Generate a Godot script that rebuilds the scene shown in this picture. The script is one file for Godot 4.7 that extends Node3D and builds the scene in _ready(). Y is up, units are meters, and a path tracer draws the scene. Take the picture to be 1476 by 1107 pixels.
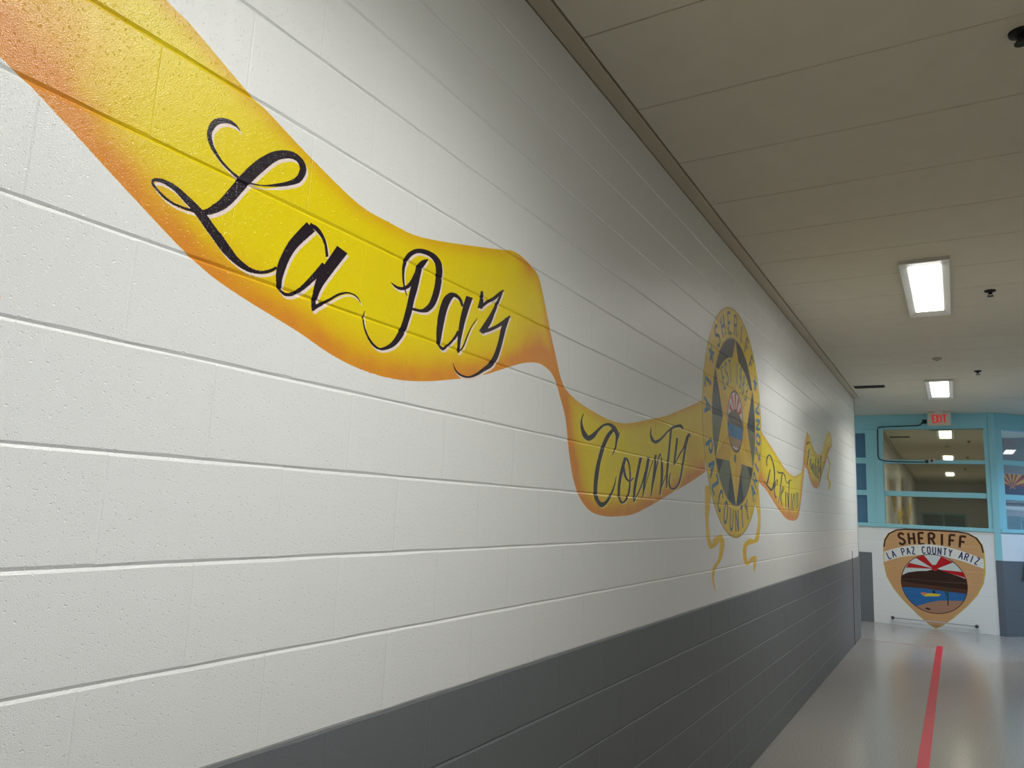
extends Node3D
# A painted block corridor in a detention facility: mural on the left wall, glazed control room at the end.
# x runs across the corridor from the left wall, y is up, -z runs down the corridor; "s" below is -z.

const CEIL := 3.633          # ceiling height
const COURSE := 0.2032       # height of one block course
const BLOCK := 0.4064        # length of one block
const GREY_TOP := 1.189      # top of the grey wainscot
const WALL_END := 12.60      # where the left wall stops
const FAR := -14.70          # plane of the glazed end wall
const CORNER := 1.93         # where the angled facet begins
const WIDE := 2.44           # width of the corridor
const BACK := 4.2            # end wall behind the camera

var M := {}
var taken := {}
var rng := RandomNumberGenerator.new()
var lens_view: Transform3D

# Mural lettering and ribbon outlines on the wall, in millimetres: along the wall, above the floor.
# A stroke lists the two edges of the brush mark, pair by pair.
const MURAL := {
	"la": [
		[965,2521,964,2520,953,2530,951,2524,933,2532,932,2522,909,2523,914,2512,891,2503,904,2500,886,2475,897,2480,895,2454,903,2461,909,2441,915,2447,926,2429,931,2434,949,2419,952,2424,968,2413,971,2419,987,2411,989,2416,1009,2414,1010,2418,1041,2423,1041,2426,1080,2438,1078,2445,1114,2455,1109,2464,1145,2477,1131,2484,1160,2509,1139,2504,1152,2530,1136,2517,1133,2539,1123,2523,1108,2539,1105,2519,1080,2528,1086,2509,1054,2512,1068,2495,1026,2486,1048,2472,1002,2457,1027,2445,980,2426,1006,2416,963,2397,988,2389,948,2372,972,2363,934,2349,952,2337,917,2329,928,2316,900,2313,903,2302,883,2307,883,2299,865,2303,864,2297,839,2301,838,2296,815,2306,812,2301,798,2314,795,2310,786,2323,781,2320,786,2327,782,2331,795,2330,795,2338,812,2330,815,2340,831,2325,838,2336,852,2313,861,2327,871,2303,882,2318,890,2289,905,2306,911,2272,927,2289,933,2255,950,2273],
		[928,2260,945,2278,939,2250,957,2268,956,2238,972,2256,981,2226,992,2241,1009,2218,1015,2231,1033,2217,1035,2227,1060,2222,1059,2229,1086,2234,1082,2240,1102,2248,1098,2252],
		[1176,2387,1205,2374,1153,2357,1180,2346,1129,2323,1155,2316,1113,2289,1138,2287,1102,2256,1127,2257,1101,2225,1120,2229,1107,2205,1120,2210,1117,2196,1123,2202,1133,2191,1134,2199,1156,2198,1151,2205,1183,2218,1174,2224,1209,2244,1196,2250,1232,2270,1216,2276,1255,2299,1237,2305],
		[1183,2379,1189,2390,1205,2376,1214,2387,1225,2366,1234,2373,1239,2349,1247,2354,1247,2322,1256,2326],
		[1282,2363,1320,2355,1260,2327,1295,2320,1241,2296,1274,2290,1225,2266,1255,2262,1218,2238,1241,2238,1215,2215,1233,2216,1214,2193,1228,2196,1218,2177,1226,2179],
		[1226,2180,1221,2182,1236,2189,1228,2195,1253,2201,1247,2207,1278,2220,1273,2224,1303,2238,1300,2243,1330,2251,1329,2255,1354,2253,1356,2257,1374,2246,1376,2249,1382,2238,1383,2239],
	],
	"paz": [
		[1569,2309,1566,2308,1558,2327,1553,2325,1551,2349,1543,2346,1548,2375,1538,2372,1552,2396,1538,2394,1564,2418,1547,2420,1582,2436,1570,2444,1605,2449,1603,2462,1639,2455,1645,2471,1666,2453,1681,2471,1684,2443,1711,2460,1691,2428,1723,2440,1693,2405,1725,2413,1690,2373,1721,2378,1682,2344,1712,2345,1670,2317,1696,2314,1652,2298,1667,2288,1633,2287,1633,2278,1602,2283,1600,2275,1590,2281,1588,2277],
		[1649,2445,1652,2443,1621,2431,1639,2425,1600,2408,1627,2407,1593,2384,1621,2388,1584,2354,1615,2358,1577,2324,1607,2328,1572,2299,1599,2302,1565,2267,1593,2269,1556,2235,1582,2236,1544,2206,1570,2205,1529,2181,1550,2176,1511,2160,1524,2152,1488,2145,1492,2137,1468,2138,1466,2132,1446,2144,1440,2138,1425,2158,1419,2154,1406,2181,1401,2178,1399,2203,1394,2203,1401,2223,1399,2223],
		[1493,2328,1494,2329,1517,2318,1521,2326,1545,2320,1543,2329,1573,2335,1563,2341,1595,2359,1579,2360,1608,2388,1593,2387],
		[1765,2373,1791,2367,1741,2352,1776,2349,1725,2320,1762,2322,1716,2283,1752,2288,1714,2250,1745,2255,1715,2221,1740,2226,1723,2201,1738,2207,1748,2188,1750,2198,1777,2206,1769,2210,1800,2226,1791,2229,1821,2247,1809,2249,1833,2265,1819,2266],
		[1767,2367,1770,2376,1795,2368,1803,2381,1819,2364,1832,2372,1835,2347,1847,2352],
		[1858,2389,1895,2392,1846,2358,1881,2361,1837,2328,1869,2331,1830,2300,1859,2303,1826,2268,1850,2271,1824,2234,1842,2237,1827,2197,1839,2199],
		[1839,2200,1832,2201,1862,2226,1855,2226,1878,2259,1871,2259,1897,2294,1892,2294,1917,2318,1913,2319,1929,2333,1927,2333],
		[1938,2427,1952,2430,1935,2398,1958,2403,1925,2366,1955,2371],
		[1945,2367,1931,2373,1983,2396,1972,2402,2025,2420,2012,2426,2067,2453,2054,2457,2082,2470,2078,2471],
		[2062,2457,2074,2457,2035,2414,2051,2414,2006,2371,2029,2371,1976,2334,2008,2332,1941,2293,1970,2289],
		[1955,2287,1950,2294,1997,2302,1989,2311,2047,2326,2037,2334,2092,2352,2077,2358,2135,2388,2125,2391],
		[2101,2378,2126,2379,2075,2335,2106,2337,2064,2295,2093,2298,2049,2256,2078,2257,2030,2222,2059,2220,2004,2195,2026,2188,1971,2173,1984,2166,1935,2151,1942,2144,1893,2134,1894,2128,1851,2134,1846,2128,1825,2143,1819,2140,1808,2161,1806,2160],
	],
	"county": [
		[2742,2123,2748,2123,2723,2091,2738,2093,2727,2056,2754,2063,2755,2025,2792,2041,2810,2017,2806,2039,2865,2037,2835,2049,2904,2066,2883,2072,2959,2095,2947,2102,3013,2103,3018,2116,3052,2094,3084,2110,3095,2076,3124,2085,3115,2068,3127,2071],
		[3059,2099,3084,2092,3008,2074,3041,2068,2963,2037,3000,2034,2928,1992,2966,1991,2897,1940,2935,1939,2876,1889,2917,1888,2867,1839,2907,1840,2870,1799,2908,1802,2892,1768,2925,1776,2954,1743,2957,1764,3022,1767,2998,1774,3068,1805,3050,1808,3097,1843,3082,1844,3112,1888,3107,1888],
		[3059,2092,3105,2102,3092,2066,3121,2070,3088,2030,3109,2031,3079,2004,3095,2003,3057,1977,3062,1977],
		[3136,2087,3142,2087,3111,2056,3124,2056],
		[3197,1978,3227,1977,3166,1933,3201,1932,3141,1883,3173,1883,3128,1835,3158,1836,3135,1793,3161,1795,3176,1765,3185,1774,3238,1781,3219,1785,3274,1818,3251,1819,3284,1868,3264,1867,3280,1922,3263,1921,3257,1965,3238,1961,3220,1980,3203,1973],
		[3181,1931,3205,1934,3204,1889,3228,1894,3265,1867,3269,1876,3324,1888,3316,1891],
		[3392,1993,3426,1993,3366,1940,3399,1940,3338,1883,3371,1882,3318,1832,3351,1833,3322,1777,3340,1777],
		[3337,1778,3326,1780,3387,1817,3373,1819,3448,1875,3430,1876,3475,1928,3462,1928],
		[3501,2003,3540,2004,3474,1941,3509,1941,3449,1871,3477,1871,3438,1801,3450,1800],
		[3449,1809,3440,1809,3509,1896,3499,1896,3587,1993,3577,1994],
		[3603,2022,3634,2024,3587,1948,3621,1949,3565,1871,3592,1871,3552,1806,3561,1806],
		[3578,1842,3565,1842,3643,1962,3626,1962,3693,2029,3682,2037,3698,1978,3730,1981,3697,1907,3733,1908,3683,1823,3700,1823],
		[3723,1865,3710,1866,3786,1929,3776,1929],
		[3842,2185,3873,2188,3822,2111,3852,2113,3800,2023,3830,2024,3779,1935,3812,1937,3783,1860,3802,1860],
		[3542,2156,3549,2156,3532,2117,3555,2121,3557,2087,3593,2099,3626,2082,3616,2097,3710,2111,3688,2117,3816,2163,3798,2168,3910,2192,3893,2203,4014,2210,4027,2227,4062,2200,4072,2203],
		[3940,2142,3976,2144,3926,2090,3961,2091,3908,2037,3943,2039,3899,1990,3923,1991],
		[3933,2000,3919,2001,4013,2056,3995,2058,4097,2109,4074,2110,4155,2166,4120,2167,4180,2181,4180,2193,4194,2171,4206,2174],
		[4131,2175,4173,2176,4082,2097,4119,2098,4050,2016,4083,2017,4012,1937,4043,1936,3965,1887,3992,1883,3898,1865,3904,1855,3856,1873,3832,1869,3841,1908,3819,1907,3855,1947,3847,1947],
	],
	"detention": [
		[6348,2120,6381,2120,6281,2060,6320,2060,6218,2001,6265,1998,6188,2000,6165,1994,6157,2018,6133,2015],
		[6252,2143,6226,2141,6251,2185,6218,2184,6304,2227,6269,2229,6340,2234,6369,2243,6426,2205,6466,2210,6494,2144,6537,2148,6515,2079,6558,2082,6494,2020,6536,2020,6427,1975,6492,1972,6401,1962,6391,1945,6324,1975,6288,1967,6219,1997,6198,1992],
		[6549,1983,6526,1985,6649,2018,6618,2019,6664,2051,6636,2047,6572,2039,6603,2038,6503,1976,6542,1977,6514,1920,6553,1923,6576,1892,6595,1899,6634,1913,6618,1914],
		[6844,2123,6882,2124,6770,2010,6808,2011,6685,1859,6707,1859],
		[6639,2126,6656,2130,6720,2108,6737,2120,6866,2122,6883,2131,6955,2103,6989,2107,7010,2055,7030,2057],
		[6826,1934,6802,1936,6942,1985,6911,1985,6885,2007,6909,2004,6807,1958,6841,1958,6769,1888,6807,1889,6844,1834,6862,1836],
		[6985,1964,7017,1966,6996,1824,7024,1825],
		[7018,1910,6999,1911,7075,1951,7103,1954,7099,1826,7124,1827],
		[7178,2076,7212,2078,7134,1946,7167,1947,7118,1801,7143,1802],
		[7027,2050,7045,2056,7124,2042,7110,2048,7203,2073,7187,2077,7324,2079,7325,2084],
		[7264,1959,7294,1960,7227,1803,7252,1804],
		[7395,1964,7426,1964,7315,1879,7350,1880,7349,1795,7370,1800,7441,1866,7415,1865,7424,1964,7397,1963],
		[7503,1967,7535,1968,7486,1817,7514,1818],
		[7521,1917,7498,1918,7577,1976,7610,1978,7570,1831,7598,1832],
	],
	"facility": [
		[8287,2459,8342,2463,8215,2377,8269,2380,8143,2283,8181,2284],
		[8200,2498,8160,2498,8275,2528,8263,2538,8345,2518,8377,2525],
		[8213,2376,8226,2383,8306,2378,8319,2385],
		[8402,2365,8441,2366,8327,2305,8375,2309,8406,2254,8378,2259,8441,2325,8473,2331,8435,2246,8475,2249],
		[8552,2335,8593,2337,8483,2276,8532,2279,8521,2224,8562,2227],
		[8604,2318,8654,2321,8577,2211,8619,2214],
		[8707,2401,8759,2405,8658,2192,8700,2194],
		[8773,2316,8825,2319,8742,2182,8785,2185],
		[8899,2402,8953,2406,8836,2174,8880,2176],
		[8827,2348,8815,2354,9008,2369,8996,2375],
		[8977,2323,9031,2326,8954,2248,8997,2255,9098,2315,9053,2314],
		[9087,2452,9143,2456,9039,2255,9095,2258,8965,2152,9011,2154],
	],
	"top1": [762,2704,811,2689,867,2665,972,2618,1029,2601,1165,2552,1345,2499,1468,2494,1573,2495,1688,2516,1856,2557,2039,2604,2131,2628,2216,2624,2313,2596,2362,2532,2422,2420,2481,2322,2555,2215,2684,2169,2889,2141,3080,2130,3246,2143,3489,2189,3747,2239,4038,2315,4300,2388,4486,2440],
	"bot1": [499,2424,541,2404,629,2352,738,2286,883,2203,989,2163,1176,2118,1287,2086,1400,2067,1532,2064,1665,2079,1812,2110,1968,2149,2167,2219,2263,2248,2354,2262,2435,2250,2488,2219,2525,2170,2583,2084,2623,1956,2661,1865,2707,1803,2765,1758,2855,1722,2978,1707,3104,1706,3324,1719,3605,1775,3894,1842,4173,1905,4504,1990],
	"top2": [5966,2429,6178,2373,6618,2266,6996,2169,7286,2130,7460,2128,7660,2158,7877,2216,8002,2436,8190,2635],
	"bot2": [5924,2001,6192,1948,6556,1837,6811,1768,7033,1721,7330,1705,7558,1727,7679,1795,7788,1926,7880,2056,7975,2201,8073,2349,8212,2638],
	"top3": [8190,2635,8388,2592,8615,2490,8959,2449,9248,2530,9569,2742,9899,2811,10025,2736],
	"bot3": [8040,2418,8043,2262,8184,2228,8406,2098,8650,2060,8908,2094,9207,2267,9750,2558,10007,2638],
	"curl1": [[4497,1906,4633,1910,4491,1801,4610,1802,4499,1704,4573,1705,4530,1590,4603,1593,4616,1521,4667,1551,4794,1552,4677,1583,4796,1571,4868,1605,4823,1544,4940,1542,4792,1462,4870,1452,4674,1407,4733,1398,4653,1338,4692,1336,4718,1262,4741,1262]],
	"curl2": [[5761,1933,5945,1945,5814,1836,5977,1844,5901,1714,5995,1714,5796,1569,5925,1556,5634,1571,5728,1530,5455,1532,5567,1516,5428,1458,5529,1456,5517,1384,5580,1407,5739,1406,5657,1432,5732,1431,5842,1431,5755,1326,5788,1324]],
	"curl3": [[9413,2514,9545,2533,9753,2410,9848,2417,9528,2237,9670,2245,9672,2169,9847,2179,9615,2085,9700,2086]],}

const GLYPH := {
	"S": [[.55,.84,.42,.97,.28,1,.12,.95,.05,.8,.1,.63,.3,.52,.48,.42,.56,.25,.5,.07,.3,0,.12,.04,.03,.18]],
	"H": [[.05,0,.05,1],[.55,0,.55,1],[.05,.5,.55,.5]],
	"E": [[.05,0,.05,1],[.05,1,.55,1],[.05,.52,.45,.52],[.05,0,.55,0]],
	"R": [[.05,0,.05,1],[.05,1,.38,1,.53,.9,.55,.75,.5,.6,.36,.52,.05,.52],[.3,.52,.57,0]],
	"I": [[.3,0,.3,1]],
	"F": [[.05,0,.05,1],[.05,1,.55,1],[.05,.52,.45,.52]],
	"L": [[.05,1,.05,0],[.05,0,.52,0]],
	"A": [[.0,0,.3,1],[.3,1,.6,0],[.12,.36,.48,.36]],
	"P": [[.05,0,.05,1],[.05,1,.38,1,.53,.9,.55,.74,.5,.57,.36,.48,.05,.48]],
	"Z": [[.05,1,.55,1],[.55,1,.05,0],[.05,0,.55,0]],
	"O": [[.3,1,.1,.9,.03,.5,.1,.1,.3,0,.5,.1,.57,.5,.5,.9,.3,1]],
	"N": [[.05,0,.05,1],[.05,1,.55,0],[.55,0,.55,1]],
	"C": [[.55,.82,.42,.97,.28,1,.1,.88,.03,.5,.1,.12,.28,0,.42,.03,.55,.18]],
	"U": [[.05,1,.05,.25,.14,.05,.3,0,.46,.05,.55,.25,.55,1]],
	"T": [[.3,0,.3,1],[.02,1,.58,1]],
	"Y": [[.3,0,.3,.5],[.3,.5,.03,1],[.3,.5,.57,1]],
	"X": [[.03,0,.57,1],[.03,1,.57,0]],
	"1": [[.3,0,.3,1],[.3,1,.15,.85]],
	"9": [[.52,.65,.4,.5,.2,.5,.08,.65,.08,.85,.2,1,.4,1,.52,.85,.52,.4,.4,.05,.15,0]],
	"8": [[.3,1,.12,.92,.12,.62,.3,.53,.48,.62,.48,.92,.3,1],[.3,.53,.06,.4,.06,.1,.3,0,.54,.1,.54,.4,.3,.53]],
	"3": [[.1,.9,.3,1,.5,.9,.5,.65,.28,.53,.53,.4,.53,.12,.3,0,.08,.1]],
}


# ---------------------------------------------------------------- scene tree helpers

func numbered(called: String) -> String:
	taken[called] = taken.get(called, -1) + 1
	return called if taken[called] == 0 else "%s_%03d" % [called, taken[called]]


func thing(called: String, label := "", category := "", group := "", at := Vector3.ZERO) -> Node3D:
	var o := Node3D.new()
	o.name = numbered(called)
	add_child(o)
	o.position = at
	tag(o, label, category, group)
	return o


func tag(o: Node, label := "", category := "", group := "", kind := "") -> void:
	if label: o.set_meta("label", label)
	if category: o.set_meta("category", category)
	if group: o.set_meta("group", group)
	if kind: o.set_meta("kind", kind)


func struct(called: String, at := Vector3.ZERO) -> Node3D:
	var o := Node3D.new()
	o.name = numbered(called)
	add_child(o)
	o.position = at
	o.set_meta("kind", "structure")
	return o


func part(mesh: Mesh, called: String, mat: Material, parent: Node, at := Vector3.ZERO, basis := Basis()) -> MeshInstance3D:
	var o := MeshInstance3D.new()
	o.mesh = mesh
	o.material_override = mat
	if parent == self:
		o.name = numbered(called)
		add_child(o)
	else:
		o.name = called
		parent.add_child(o, true)
	o.transform = Transform3D(basis, at)
	return o


# ---------------------------------------------------------------- mesh helpers

func quad(st: SurfaceTool, a: Vector3, b: Vector3, c: Vector3, d: Vector3, n: Vector3) -> void:
	tri(st, a, b, c, n)
	tri(st, a, c, d, n)


func tri(st: SurfaceTool, a: Vector3, b: Vector3, c: Vector3, n: Vector3) -> void:
	st.set_normal(n)
	if (b - a).cross(c - a).dot(n) > 0.0:
		for p in [a, c, b]: st.add_vertex(p)
	else:
		for p in [a, b, c]: st.add_vertex(p)


func start() -> SurfaceTool:
	var st := SurfaceTool.new()
	st.begin(Mesh.PRIMITIVE_TRIANGLES)
	return st


func add_box(st: SurfaceTool, c: Vector3, size: Vector3, b := 0.003) -> void:
	var h := size / 2.0
	b = minf(b, 0.45 * minf(size.x, minf(size.y, size.z)))
	for axis in 3:
		var u := (axis + 1) % 3
		var v := (axis + 2) % 3
		for sgn in [-1.0, 1.0]:
			var n := Vector3.ZERO
			n[axis] = sgn
			var p := []
			for k in [[-1, -1], [1, -1], [1, 1], [-1, 1]]:
				var q := Vector3.ZERO
				q[axis] = sgn * h[axis]
				q[u] = k[0] * (h[u] - b)
				q[v] = k[1] * (h[v] - b)
				p.append(c + q)
			quad(st, p[0], p[1], p[2], p[3], n)
		# the four edges along this axis
		for su in [-1.0, 1.0]:
			for sv in [-1.0, 1.0]:
				var n := Vector3.ZERO
				n[u] = su
				n[v] = sv
				var p := []
				for k in [[-1, 0], [1, 0], [1, 1], [-1, 1]]:
					var q := Vector3.ZERO
					q[axis] = k[0] * (h[axis] - b)
					q[u] = su * (h[u] - (b if k[1] else 0.0))
					q[v] = sv * (h[v] - (0.0 if k[1] else b))
					p.append(c + q)
				quad(st, p[0], p[1], p[2], p[3], n.normalized())
	for sx in [-1.0, 1.0]:
		for sy in [-1.0, 1.0]:
			for sz in [-1.0, 1.0]:
				var s := Vector3(sx, sy, sz)
				tri(st, c + s * Vector3(h.x, h.y - b, h.z - b), c + s * Vector3(h.x - b, h.y, h.z - b), c + s * Vector3(h.x - b, h.y - b, h.z), s.normalized())


func box(size: Vector3, b := 0.003) -> ArrayMesh:
	var st := start()
	add_box(st, Vector3.ZERO, size, b)
	return st.commit()


func slab(x0: float, x1: float, y0: float, y1: float, z0: float, z1: float, called: String, mat: Material, parent: Node, b := 0.002) -> MeshInstance3D:
	return part(box(Vector3(absf(x1 - x0), absf(y1 - y0), absf(z1 - z0)), b), called, mat, parent, Vector3(x0 + x1, y0 + y1, z0 + z1) / 2.0)


# a profile of (radius, height) turned round y
func lathe(profile: Array, sides := 20) -> ArrayMesh:
	var st := start()
	st.set_smooth_group(-1)
	for i in profile.size() - 1:
		var p: Vector2 = profile[i]
		var q: Vector2 = profile[i + 1]
		var slope := Vector2(q.y - p.y, p.x - q.x).normalized()
		for k in sides:
			var a := TAU * k / sides
			var b := TAU * (k + 1) / sides
			var pa := Vector3(cos(a) * p.x, p.y, sin(a) * p.x)
			var pb := Vector3(cos(b) * p.x, p.y, sin(b) * p.x)
			var qa := Vector3(cos(a) * q.x, q.y, sin(a) * q.x)
			var qb := Vector3(cos(b) * q.x, q.y, sin(b) * q.x)
			var m := (a + b) / 2.0
			var n := Vector3(cos(m) * slope.x, slope.y, sin(m) * slope.x)
			quad(st, pa, pb, qb, qa, n)
	return st.commit()


func tube(points: Array, r: float, sides := 10) -> ArrayMesh:
	var st := start()
	var rings := []
	for i in points.size():
		var d: Vector3 = (points[mini(i + 1, points.size() - 1)] - points[maxi(i - 1, 0)]).normalized()
		var u := d.cross(Vector3.UP if absf(d.y) < 0.9 else Vector3.RIGHT).normalized()
		var v := d.cross(u)
		var ring := []
		for k in sides:
			ring.append(u * cos(TAU * k / sides) + v * sin(TAU * k / sides))
		rings.append(ring)
	for i in points.size() - 1:
		for k in sides:
			var l := (k + 1) % sides
			quad(st, points[i] + rings[i][k] * r, points[i] + rings[i][l] * r, points[i + 1] + rings[i + 1][l] * r, points[i + 1] + rings[i + 1][k] * r, rings[i][k] + rings[i][l])
	for e in [0, points.size() - 1]:
		var n: Vector3 = (points[0] - points[1]).normalized() if e == 0 else (points[e] - points[e - 1]).normalized()
		for k in sides:
			tri(st, points[e], points[e] + rings[e][k] * r, points[e] + rings[e][(k + 1) % sides] * r, n)
	return st.commit()


# a flat outline given depth along z
func prism(outline: PackedVector2Array, depth: float) -> ArrayMesh:
	var st := start()
	var index := Geometry2D.triangulate_polygon(outline)
	for z in [depth / 2.0, -depth / 2.0]:
		for i in range(0, index.size(), 3):
			tri(st, Vector3(outline[index[i]].x, outline[index[i]].y, z), Vector3(outline[index[i + 1]].x, outline[index[i + 1]].y, z), Vector3(outline[index[i + 2]].x, outline[index[i + 2]].y, z), Vector3(0, 0, signf(z)))
	var clockwise := Geometry2D.is_polygon_clockwise(outline)
	for i in outline.size():
		var a := outline[i]
		var b := outline[(i + 1) % outline.size()]
		var n := Vector2(b.y - a.y, a.x - b.x) * (-1.0 if clockwise else 1.0)
		quad(st, Vector3(a.x, a.y, depth / 2), Vector3(b.x, b.y, depth / 2), Vector3(b.x, b.y, -depth / 2), Vector3(a.x, a.y, -depth / 2), Vector3(n.x, n.y, 0).normalized())
	return st.commit()


# ---------------------------------------------------------------- painting print into images

class Canvas:
	var im: Image
	var a0: float
	var h1: float
	var kx: float
	var ky: float

	func _init(from_a: float, to_a: float, from_h: float, to_h: float, w: int, h: int, ground: Color) -> void:
		im = Image.create(w, h, false, Image.FORMAT_RGBA8)
		im.fill(ground)
		a0 = from_a
		h1 = to_h
		kx = w / (to_a - from_a)
		ky = h / (to_h - from_h)

	func px(p: Vector2) -> Vector2:
		return Vector2((p.x - a0) * kx, (h1 - p.y) * ky)

	func back(p: Vector2) -> Vector2:
		return Vector2(p.x / kx + a0, h1 - p.y / ky)

	func poly(points: Array, color: Color, onto: Image = null) -> void:
		var to := onto if onto else im
		var q := PackedVector2Array()
		for p in points: q.append(px(p))
		var lo := 1e9
		var hi := -1e9
		for p in q:
			lo = minf(lo, p.y)
			hi = maxf(hi, p.y)
		var n := q.size()
		var w := to.get_width()
		for y in range(maxi(0, int(floor(lo - 0.5))), mini(to.get_height() - 1, int(ceil(hi))) + 1):
			var yc := y + 0.5
			var xs := []
			for i in n:
				var p := q[i]
				var r := q[(i + 1) % n]
				if (p.y <= yc) != (r.y <= yc):
					xs.append(p.x + (yc - p.y) / (r.y - p.y) * (r.x - p.x))
			xs.sort()
			for i in range(0, xs.size() - 1, 2):
				var l := clampi(roundi(xs[i]), 0, w)
				var r := clampi(roundi(xs[i + 1]), 0, w)
				if r > l:
					to.fill_rect(Rect2i(l, y, r - l, 1), color)

	func disc(c: Vector2, r: float, color: Color, onto: Image = null) -> void:
		var p := []
		for k in 48: p.append(c + Vector2(cos(TAU * k / 48.0), sin(TAU * k / 48.0)) * r)
		poly(p, color, onto)

	func sector(c: Vector2, r: float, from: float, to: float, color: Color) -> void:
		var p := [c]
		for k in 9: p.append(c + Vector2.from_angle(lerpf(from, to, k / 8.0)) * r)
		poly(p, color)

	func line(pts: Array, w: float, color: Color) -> void:
		for i in pts.size() - 1:
			var a: Vector2 = pts[i]
			var b: Vector2 = pts[i + 1]
			var n := (b - a).normalized().orthogonal() * w / 2.0
			poly([a + n, b + n, b - n, a - n], color)
			if i: round_dot(a, w / 2.0, color)

	func round_dot(c: Vector2, r: float, color: Color) -> void:
		var p := []
		for k in 8: p.append(c + Vector2.from_angle(TAU * k / 8.0) * r)
		poly(p, color)


func pairs(flat: Array) -> Array:
	var out := []
	for i in range(0, flat.size(), 2): out.append(Vector2(flat[i], flat[i + 1]) / 1000.0)
	return out


func smooth(points: Array, steps: int) -> Array:
	var out := []
	for i in points.size() - 1:
		var a: Vector2 = points[maxi(i - 1, 0)]
		var b: Vector2 = points[i]
		var c: Vector2 = points[i + 1]
		var d: Vector2 = points[mini(i + 2, points.size() - 1)]
		for k in steps:
			out.append(b.cubic_interpolate(c, a, d, float(k) / steps))
	out.append(points[-1])
	return out


func brush(cv: Canvas, flat: Array, color: Color, shift := Vector2.ZERO, onto: Image = null) -> void:
	var l := []
	var r := []
	for i in range(0, flat.size(), 4):
		l.append(Vector2(flat[i], flat[i + 1]) / 1000.0 + shift)
		r.append(Vector2(flat[i + 2], flat[i + 3]) / 1000.0 + shift)
	l = smooth(l, 5)
	r = smooth(r, 5)
	for i in l.size() - 1:
		cv.poly([l[i], l[i + 1], r[i + 1]], color, onto)
		cv.poly([l[i], r[i + 1], r[i]], color, onto)


# one letter: o is the middle of its foot line, up the way it stands
func letter(cv: Canvas, ch: String, o: Vector2, up: Vector2, size: Vector2, w: float, color: Color) -> void:
	if not GLYPH.has(ch): return
	var right := Vector2(up.y, -up.x)
	for run in GLYPH[ch]:
		var pts := []
		for i in range(0, run.size(), 2):
			pts.append(o + right * (run[i] - 0.3) / 0.6 * size.x + up * run[i + 1] * size.y)
		cv.line(pts, w, color)


# text on an arc round c: at the top it reads clockwise with its feet inwards; at the bottom it reads the other way with its feet outwards
func arc_text(cv: Canvas, text: String, c: Vector2, r: float, from: float, to: float, size: Vector2, w: float, color: Color, feet_out := false) -> void:
	for i in text.length():
		var a := deg_to_rad(lerpf(from, to, float(i) / maxi(text.length() - 1, 1)))
		var d := Vector2.from_angle(a)
		letter(cv, text[i], c + d * r, -d if feet_out else d, size, w, color)


func star(c: Vector2, r: float, inner: float, n: int, turn := 0.0) -> Array:
	var p := []
	for k in 2 * n:
		p.append(c + Vector2.from_angle(PI / 2.0 + turn + PI * k / n) * (r if k % 2 == 0 else inner))
	return p


func near_line(p: Vector2, line: Array) -> float:
	var best := 1e9
	for i in line.size() - 1:
		best = minf(best, p.distance_squared_to(Geometry2D.get_closest_point_to_segment(p, line[i], line[i + 1])))
	return sqrt(best)


# yellow ribbon airbrushed orange along its edges, within the outline
func ribbon(cv: Canvas, top: Array, bottom: Array, low_width: float, high_width: float, extra: Array) -> void:
	var w := cv.im.get_width()
	var h := cv.im.get_height()
	var t := smooth(top, 4)
	var b := smooth(bottom, 4)
	var outline := t.duplicate()
	b.reverse()
	outline.append_array(b)
	var mask := Image.create(w, h, false, Image.FORMAT_RGBA8)
	cv.poly(outline, Color.WHITE, mask)
	var used := mask.get_used_rect()
	if used.size.x < 2 or used.size.y < 2: return
	var cell := 8
	var small := Image.create(used.size.x / cell + 2, used.size.y / cell + 2, false, Image.FORMAT_RGBA8)
	var grain := FastNoiseLite.new()
	grain.seed = 5
	grain.frequency = 9.0
	for y in small.get_height():
		for x in small.get_width():
			var p := cv.back(Vector2(used.position) + Vector2(x + 0.5, y + 0.5) * cell)
			var o := 1.0 * exp(-pow(near_line(p, bottom) / low_width, 2.0)) + 0.45 * exp(-pow(near_line(p, top) / high_width, 2.0))
			for e in extra:
				o += e[3] * exp(-pow(p.distance_to(Vector2(e[0], e[1])) / e[2], 2.0))
			o = clampf(o * (1.0 + 0.25 * grain.get_noise_2d(p.x, p.y)), 0.0, 1.0)
			small.set_pixel(x, y, YELLOW.lerp(ORANGE, o))
	small.resize(small.get_width() * cell, small.get_height() * cell, Image.INTERPOLATE_BILINEAR)
	var full := Image.create(w, h, false, Image.FORMAT_RGBA8)
	full.blit_rect(small, Rect2i(Vector2i.ZERO, small.get_size()), used.position)
	cv.im.blit_rect_mask(full, mask, Rect2i(0, 0, w, h), Vector2i.ZERO)


const YELLOW := Color(0.92, 0.83, 0.04)
const ORANGE := Color(0.87, 0.56, 0.17)
const INK := Color(0.13, 0.09, 0.13)
const LIFT := Color(0.93, 0.86, 0.83)
const GOLD := Color(0.86, 0.72, 0.14)
const TEAL_INK := Color(0.28, 0.44, 0.50)


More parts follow.
